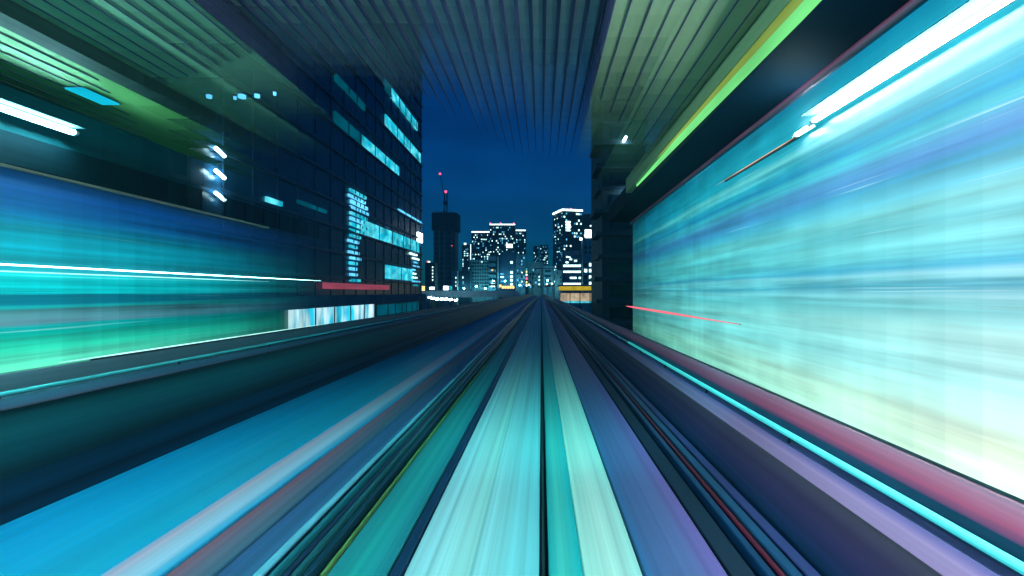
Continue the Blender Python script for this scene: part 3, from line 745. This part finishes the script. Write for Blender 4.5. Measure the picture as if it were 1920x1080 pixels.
lit(b, 0.5, 12, pz(541, Y), pz(492, Y), 2.2, 3.4, 0.35, 'front', 50, ('w_dark', 'w_blue', 'w_dark', 'w_cyan_dim'))
for p, q, c in ((1011, 519, 'w_white'), (1011, 525, 'w_white'), (1011, 533, 'w_white')): b.win(px(p, 460) - px(990, Y), pz(q, 460), .8, 1.4, M[c])
b = Block('office_block', 'blue block with dark stair openings right of the vanishing point', px(1019.5, Y), Y + 12, px(1040, Y) - px(1019.5, Y), 16, pz(497, Y), M['block_b'])
for j in range(4): b.box(1.0, 6.0, -0.2, 0, pz(538, Y) + j * 4.2, pz(538, Y) + j * 4.2 + 2, 'window_band', M['w_dark'])
b = Block('office_block', 'small grey block behind the portal frame right of centre', px(1041, Y), Y + 2, px(1056, Y) - px(1041, Y), 12, pz(506, Y), M['block_a'])
lit(b, 0.5, 6, pz(540, Y), pz(508, Y), 2.0, 3.0, 0.4, 'front', 20, ('w_dark', 'w_dark', 'w_cyan_dim'))
b = Block('office_block', 'black low block left of the guideway under the apartment cluster', px(857, 420), 424, px(880, 420) - px(857, 420), 14, pz(507, 420), M['tower_dark'])
b.win(4.0, pz(520, 420), .6, 1.6, M['w_white']); b.win(4.2, pz(530, 420), .6, 2.4, M['w_blue'])
b = Block('office_block', 'pale narrow block with small white lights beside the unfinished tower', px(846, 415), 416, px(856.6, 415) - px(846, 415), 10, pz(508, 415), M['block_a'])
for p in (521, 529, 536): b.win(3.5, pz(p, 415), .5, 1.2, M['w_white'])
gt = thing('portal_frame', 'thin dark portal frame standing over the tracks near the vanishing point', 'gantry', (-6.6, 395, GROUND))
MB().box(-6.9, -6.5, 395, 395.5, GROUND, pz(504, 395)).build('post', M['steel'], gt)
MB().box(8.6, 9.0, 395, 395.5, GROUND, pz(504, 395)).build('post', M['steel'], gt)
MB().box(-6.9, 9.0, 395, 395.5, pz(504, 395), pz(502.6, 395)).build('crossbeam', M['steel'], gt)

# striped-lit office and screen building on the right
Y = 290
b = Block('office_block', 'office block with four bright rows of windows below the white screen', px(1055, Y), Y, px(1091, Y) - px(1055, Y), 14, pz(478, Y), M['block_c'], math.radians(0))
for p, h in ((498, 1.3), (509, 1.3), (521, 1.0), (532, 1.3)):
    for i in range(8):
        if p == 521 and i in (0, 1, 2, 6): continue
        b.win(0.9 + i * 1.2, pz(p, Y) - 0.0, 1.1, h, M['w_white'])
for p, u in ((476, 2.6), (477, 3.6), (480, 4.4), (483, 7.0), (486, 2.4)): b.win(u, pz(p + 6, Y), 1.4, 0.9, M['w_white'])
for j in range(6): b.box(0, b.w, -0.35, 0, pz(542 - j * 11.4, Y), pz(542 - j * 11.4, Y) + .5, 'floor_band', M['block_b'])
b.box(1.0, 9.0, 1, 12, pz(478, Y), pz(470, Y), 'roof_storey', M['block_b'])
b2 = Block('office_block', 'blue building carrying the bright white screen on its roof', px(1091.5, Y), Y - 4, px(1138, Y) - px(1091.5, Y), 16, pz(449, Y), M['block_b'])
for p in (465, 474, 497, 508, 520, 532):
    for u, on in ((1.6, p != 465), (4.2, True)):
        b2.win(u, pz(p, Y), 1.5, 1.7, M['w_white'] if (p > 490 and (u > 3 or p in (508,))) else M['w_dark'], out=0.08)
for j in range(5): b2.win(9.5, pz(470 + j * 15, Y), 4.0, 1.4, M['w_dark'], out=0.08)
sc = thing('rooftop_screen', 'glowing white rectangular screen on the roof of the blue building', 'billboard', (px(1109, Y), Y - 2, pz(449, Y)))
MB().box(px(1096, Y), px(1122, Y), Y - 3.8, Y - 3.2, pz(447, Y), pz(432, Y)).build('panel', M['screen'], sc)
MB().box(px(1095.5, Y), px(1122.5, Y), Y - 3.19, Y - 2.6, pz(447.5, Y), pz(431.5, Y)).build('frame', M['steel'], sc)
for p in (1099, 1119): MB().box(px(p, Y) - .2, px(p, Y) + .2, Y - 3.4, Y - 2.8, pz(449, Y), pz(447.5, Y)).build('leg', M['steel'], sc)
fl = thing('flood_lamp', 'small white flood lamp just left of the rooftop screen', 'lamp', (px(1089, Y), Y + 1, pz(470, Y)))
MB().tube((px(1089, Y), Y - .5, pz(448, Y)), (px(1089, Y), Y + .3, pz(448, Y)), 0.8, 10).build('head', M['screen'], fl)
MB().tube((px(1089, Y), Y + 1, pz(470, Y)), (px(1089, Y), Y + .2, pz(448, Y)), 0.15, 6).build('bracket', M['steel'], fl)

# lit elevated hall beside the line
Y = 120
ht = thing('footbridge', 'covered footbridge with a yellow fascia and cream lit windows beside the right parapet', 'footbridge', (9, Y, GROUND))
MB().box(4.2, 18, Y, Y + 9, H + 0.45, H + 1.35).build('fascia', M['yellow_lit'], ht)
MB().box(3.9, 18.4, Y - 0.6, Y + 9.4, H + 1.352, H + 1.7).build('roof', M['block_b'], ht)
MB().box(4.2, 18, Y + 0.5, Y + 8.5, H - 3.2, H - 2.4).build('deck', M['block_b'], ht)
for i in range(6):
    MB().box(4.3 + i * 2.25, 6.4 + i * 2.25, Y + 0.55, Y + 0.7, H - 2.0, H - 0.2).build('window', M['cream_lit'] if i != 4 else M['w_white'], ht)
for i in range(7):
    MB().box(4.15 + i * 2.25, 4.3 + i * 2.25, Y + 0.1, Y + 0.5, H - 3.2, H + 0.449).build('post', M['steel'], ht)
for x in (6, 15): MB().box(x, x + 1, Y + 3, Y + 5, GROUND, H - 3.2).build('pier', M['navy'], ht)
MB().box(4.4, 17.8, Y + 0.4, Y + 0.54, H - 2.38, H - 2.05).build('kick_panel', M['w_cyan'], ht)

# dark tower on the right with ledges
Y = 32
b = Block('slim_tower', 'slim dark tower with projecting floor ledges at the end of the right glass wall', 3.65, Y, 2.6, 7, H + 15, M['navy'])
for k in range(13):
    z = H - 2 + k * 1.35
    b.box(-0.28 - 0.1 * (k % 3), 2.75, -0.3, 3, z, z + 0.22, 'ledge', M['tower_dark'])
for k in range(12):
    z = H - 2 + k * 1.35 + 0.75
    b.win(1.3, z, 1.7, 0.7, M['w_dark'], out=0.05)
wl = thing('wall_lamp', 'upper blue white lamp on the slim dark tower', 'lamp', (px(1169, Y), Y - .1, pz(265, Y)), 'lamps on the slim dark tower')
def walllamp(t, x, z, s):
    m = MB().tube((x - .08 * s, Y - .45, z - .16 * s), (x + .1 * s, Y - .45, z + .16 * s), .07 * s, 8); m.build('bulb', M['cool_bulb'], t)
    MB().box(x - .03, x + .03, Y - .42, Y, z - .03, z + .03).build('arm', M['steel'], t)
walllamp(wl, px(1169, Y), pz(265, Y), 1.0)
wl = thing('wall_lamp', 'lower and larger blue white lamp on the slim dark tower', 'lamp', (px(1184, Y), Y - .1, pz(366, Y)), 'lamps on the slim dark tower')
walllamp(wl, px(1184, Y), pz(366, Y), 1.25)

# ------------------------------------------------------------------ big dark building on the left
XB = -14.0
bt = thing('office_tower', 'big dark glass office tower with slanting rows of cyan lit windows on the left', 'building', (XB - 10, 42, GROUND))
MB().box(-36, XB, 20, 62.5, GROUND, H + 34).build('wall', M['facade'], bt)
for k in range(-1, 20):
    z = H + 1.0 + k * 1.72
    MB().box(XB, XB + 0.12, 20, 62.5, z - 0.09, z + 0.09).build('floor_band', M['facade_trim'], bt)
for k in range(18):
    y = 21 + k * 2.4
    MB().box(XB, XB + 0.05, y, y + 0.07, H - 2.5, H + 34).build('mullion', M['facade_trim'], bt)
def fw(y0, y1, z0, z1, mat, name='window', x=0.14, pane=2.4):
    f = MB().box(XB, XB + x, y0, y1, H + z0, H + z1).build(name, M[mat], bt)
    y = y0 + pane
    while y < y1 - .3:
        MB().box(XB + x, XB + x + .05, y, y + .09, H + z0, H + z1).build('glazing_bar', M['steel'], f)
        y += pane * random.choice((1, 1, .7))
    return f
def child_fix():
    pass
fw(47.3, 49.3, 18.1, 19.0, 'w_cyan_dim'); fw(49.6, 59.8, 18.1, 19.0, 'w_cyan')
fw(47.6, 61.4, 14.85, 15.9, 'w_cyan', pane=3.6)
fw(41.4, 52.0, 11.37, 12.2, 'w_cyan', pane=3.0)
fw(35.9, 41.2, 11.37, 12.2, 'w_cyan_dim')
fw(36.0, 42.0, 14.3, 14.8, 'w_cyan_dim')
fw(41.5, 60.5, 4.5, 5.65, 'w_cyan', pane=4)
fw(47.8, 57.5, 1.24, 2.45, 'w_cyan', pane=5)
fw(60.2, 62.3, 6.3, 6.8, 'screen', 'sign_panel'); fw(60.2, 62.3, 5.75, 6.2, 'screen', 'sign_panel')
fw(27.0, 28.6, 4.6, 4.85, 'w_cyan'); fw(30.5, 34.5, 5.1, 5.3, 'w_cyan_dim')
fw(52, 62, 7.95, 8.15, 'w_blue')
for k in range(17):  # reflection of a lit tower, put in as glowing window strips
    z = 0.8 + k * 0.41
    a = 38.4 + random.uniform(0, .6); L = (1.6 if k < 9 else 3.4) + random.uniform(-.3, .8)
    fw(a, a + L, z, z + 0.17 + random.random() * 0.08, 'w_blue' if random.random() < .6 else 'w_cyan', pane=0.9)
for k in range(9):
    a = 56.5 + random.uniform(0, 2); fw(a, a + random.uniform(1, 3.5), 0.7 + k * .42, 0.85 + k * .42, random.choice(('w_white', 'w_blue', 'w_cyan')), pane=1.0)
fw(29.5, 44.0, -2.4, -0.98, 'shop', 'shopfront', 0.2, 3.0)
fw(45.5, 60.0, -2.0, -1.1, 'w_cyan_dim', 'shopfront', 0.2, 2.4)
MB().box(XB, XB + 0.5, 20, 62.5, H - 0.95, H - 0.2).build('canopy_band', M['block_c'], bt)
MB().box(XB + 0.2, XB + 0.35, 33.6, 48, H + 0.22, H + 0.62).build('fascia_board', glow('red_fascia', (0.42, 0.08, 0.14, 1), 0.7, 0.3, (1, .3, 4)), bt)
i = 0
for y, z, txt in ((22.8, 6.0, 'upper'), (22.8, 5.05, 'middle'), (22.8, 4.1, 'lowest'),):
    t = thing('wall_lamp', f'{txt} of three small white lamps stacked on the dark tower at far left', 'lamp', (XB, y, H + z), 'lamps on the dark office tower')
    MB().tube((XB + .25, y - .3, H + z + .1), (XB + .25, y + .35, H + z - .1), .07, 8).build('bulb', M['cool_bulb'], t)
    MB().box(XB, XB + .22, y - .05, y + .05, H + z - .04, H + z + .04).build('arm', M['steel'], t)

# ------------------------------------------------------------------ elevated road at left, lamps
er = MB().box(-90, -7.5, 170, 182, H - 1.6, H - 0.7)
struct(er.build('elevated_road', M['road']))
for (y, lab) in ((169.6, 'near'), (182.05, 'far')):
    o = MB().box(-90, -7.5, y, y + 0.35, H - 1.2, H + 0.5).build('road_barrier', M['road'])
    tag(o, f'pale blue barrier along the {lab} edge of the elevated road at left', 'barrier')
for k in range(4):
    x = -80 + k * 22
    tag(MB().box(x, x + 1.5, 174, 178, GROUND, H - 1.6).build('road_pier', M['navy']), 'concrete pier under the elevated road at left', 'pier', 'piers under the elevated road')
spots = [(801, 486, 150), (806, 558, 152), (812, 560, 154), (820, 561, 150), (828, 561, 156), (836, 561, 158), (845, 562, 150), (855, 563, 160)]
words = ['first', 'second', 'third', 'fourth', 'fifth', 'sixth', 'last']
for k, (p, q, Yl) in enumerate(spots[1:]):  # car headlights put in as lamps on made-up poles
    x, z = px(p, Yl), pz(q, Yl)
    t = thing('street_lamp', f'{words[k]} white car light from the left, put on a made-up pole below the elevated road', 'street lamp', (x, Yl, GROUND), 'car lights on made-up poles below the elevated road')
    MB().tube((x, Yl, GROUND), (x, Yl, z), .09, 6).build('pole', M['steel'], t)
    MB().tube((x - .45, Yl, z), (x + .45, Yl, z + .1), .22, 8).build('head', M['cool_bulb'], t)
for k, (p, q, Yl, lab) in enumerate([(1011, 534, 424, 'leftmost'), (1020, 533, 428, 'middle'), (1035, 532, 426, 'rightmost')]):
    x, z = px(p, Yl) + (0 if abs(px(p, Yl)) > 7 else (-8 if p < 1015 else 0)), pz(q, Yl)
    if -7 < x < 4: x = 4.4 if p > 1011 else -7.4
    t = thing('street_lamp', f'{lab} warm street lamp at the end of the guideway', 'street lamp', (x, Yl, GROUND), 'warm street lamps at the end of the guideway')
    MB().tube((x, Yl, GROUND), (x, Yl, z), .15, 6).build('pole', M['steel'], t)
    MB().tube((x - .6, Yl, z), (x + .6, Yl, z + .2), .55, 8).build('head', M['street_bulb'], t)
for k, (p, q, Yl, lab) in enumerate([(870, 541, 418, 'in front of the black low block'), (893, 537, 428, 'in front of the left half of the grid windowed block'), (910, 541, 428, 'in front of the right half of the grid windowed block'),
                                     (925, 527, 424, 'in front of the blue grey block with the square sign'), (947, 527, 440, 'in front of the deep blue block'), (975, 535, 434, 'in front of the dim blue block with shaded windows'),
                                     (1027, 526, 442, 'in front of the block with dark stair openings'), (1048, 536, 432, 'in front of the small grey block behind the portal frame')]):
    x, z = px(p, Yl), pz(q, Yl)
    t = thing('street_lamp', 'cool white street lamp ' + lab, 'street lamp', (x, Yl, GROUND), 'cool street lamps among the far blocks')
    MB().tube((x, Yl, GROUND), (x, Yl, z), .15, 6).build('pole', M['steel'], t)
    MB().tube((x - .5, Yl, z), (x + .5, Yl, z + .2), .42, 8).build('head', M['far_bulb'], t)
# bright shop boxes at street level left of the unfinished tower
Y = 300
for p0, p1, q0, q1, lab, c in ((788, 797, 536, 546, 'small shop kiosk with yellow lit front left of the unfinished tower', 'w_warm'), (805, 815, 538, 543, 'small white lit kiosk at the foot of the narrow dark block', 'screen'), (831, 841, 536, 544, 'bright white lit kiosk at the foot of the unfinished tower', 'screen'), (841, 848, 536, 544, 'cyan lit kiosk beside the bright white one', 'w_cyan')):
    b = Block('kiosk', lab, px(p0, Y), Y, px(p1, Y) - px(p0, Y), 5, pz(q0 - 1, Y), M['block_c'], cat='kiosk')
    b.win(b.w / 2, pz((q0 + q1) / 2, Y), b.w * .9, (q1 - q0) * .3 * .9, M[c], name='lit_front')

# ------------------------------------------------------------------ night air
me = MB().box(-1500, 1500, -60, 1050, GROUND - 1, 150)
m, nt, out = new_mat('haze_air')
v = nt.nodes.new('ShaderNodeVolumePrincipled')
v.inputs['Color'].default_value = (0.3, 0.85, 1.0, 1)
v.inputs['Density'].default_value = 0.0006
nt.links.new(v.outputs[0], out.inputs['Volume'])
hz = me.build('haze', m)
hz['kind'] = 'stuff'
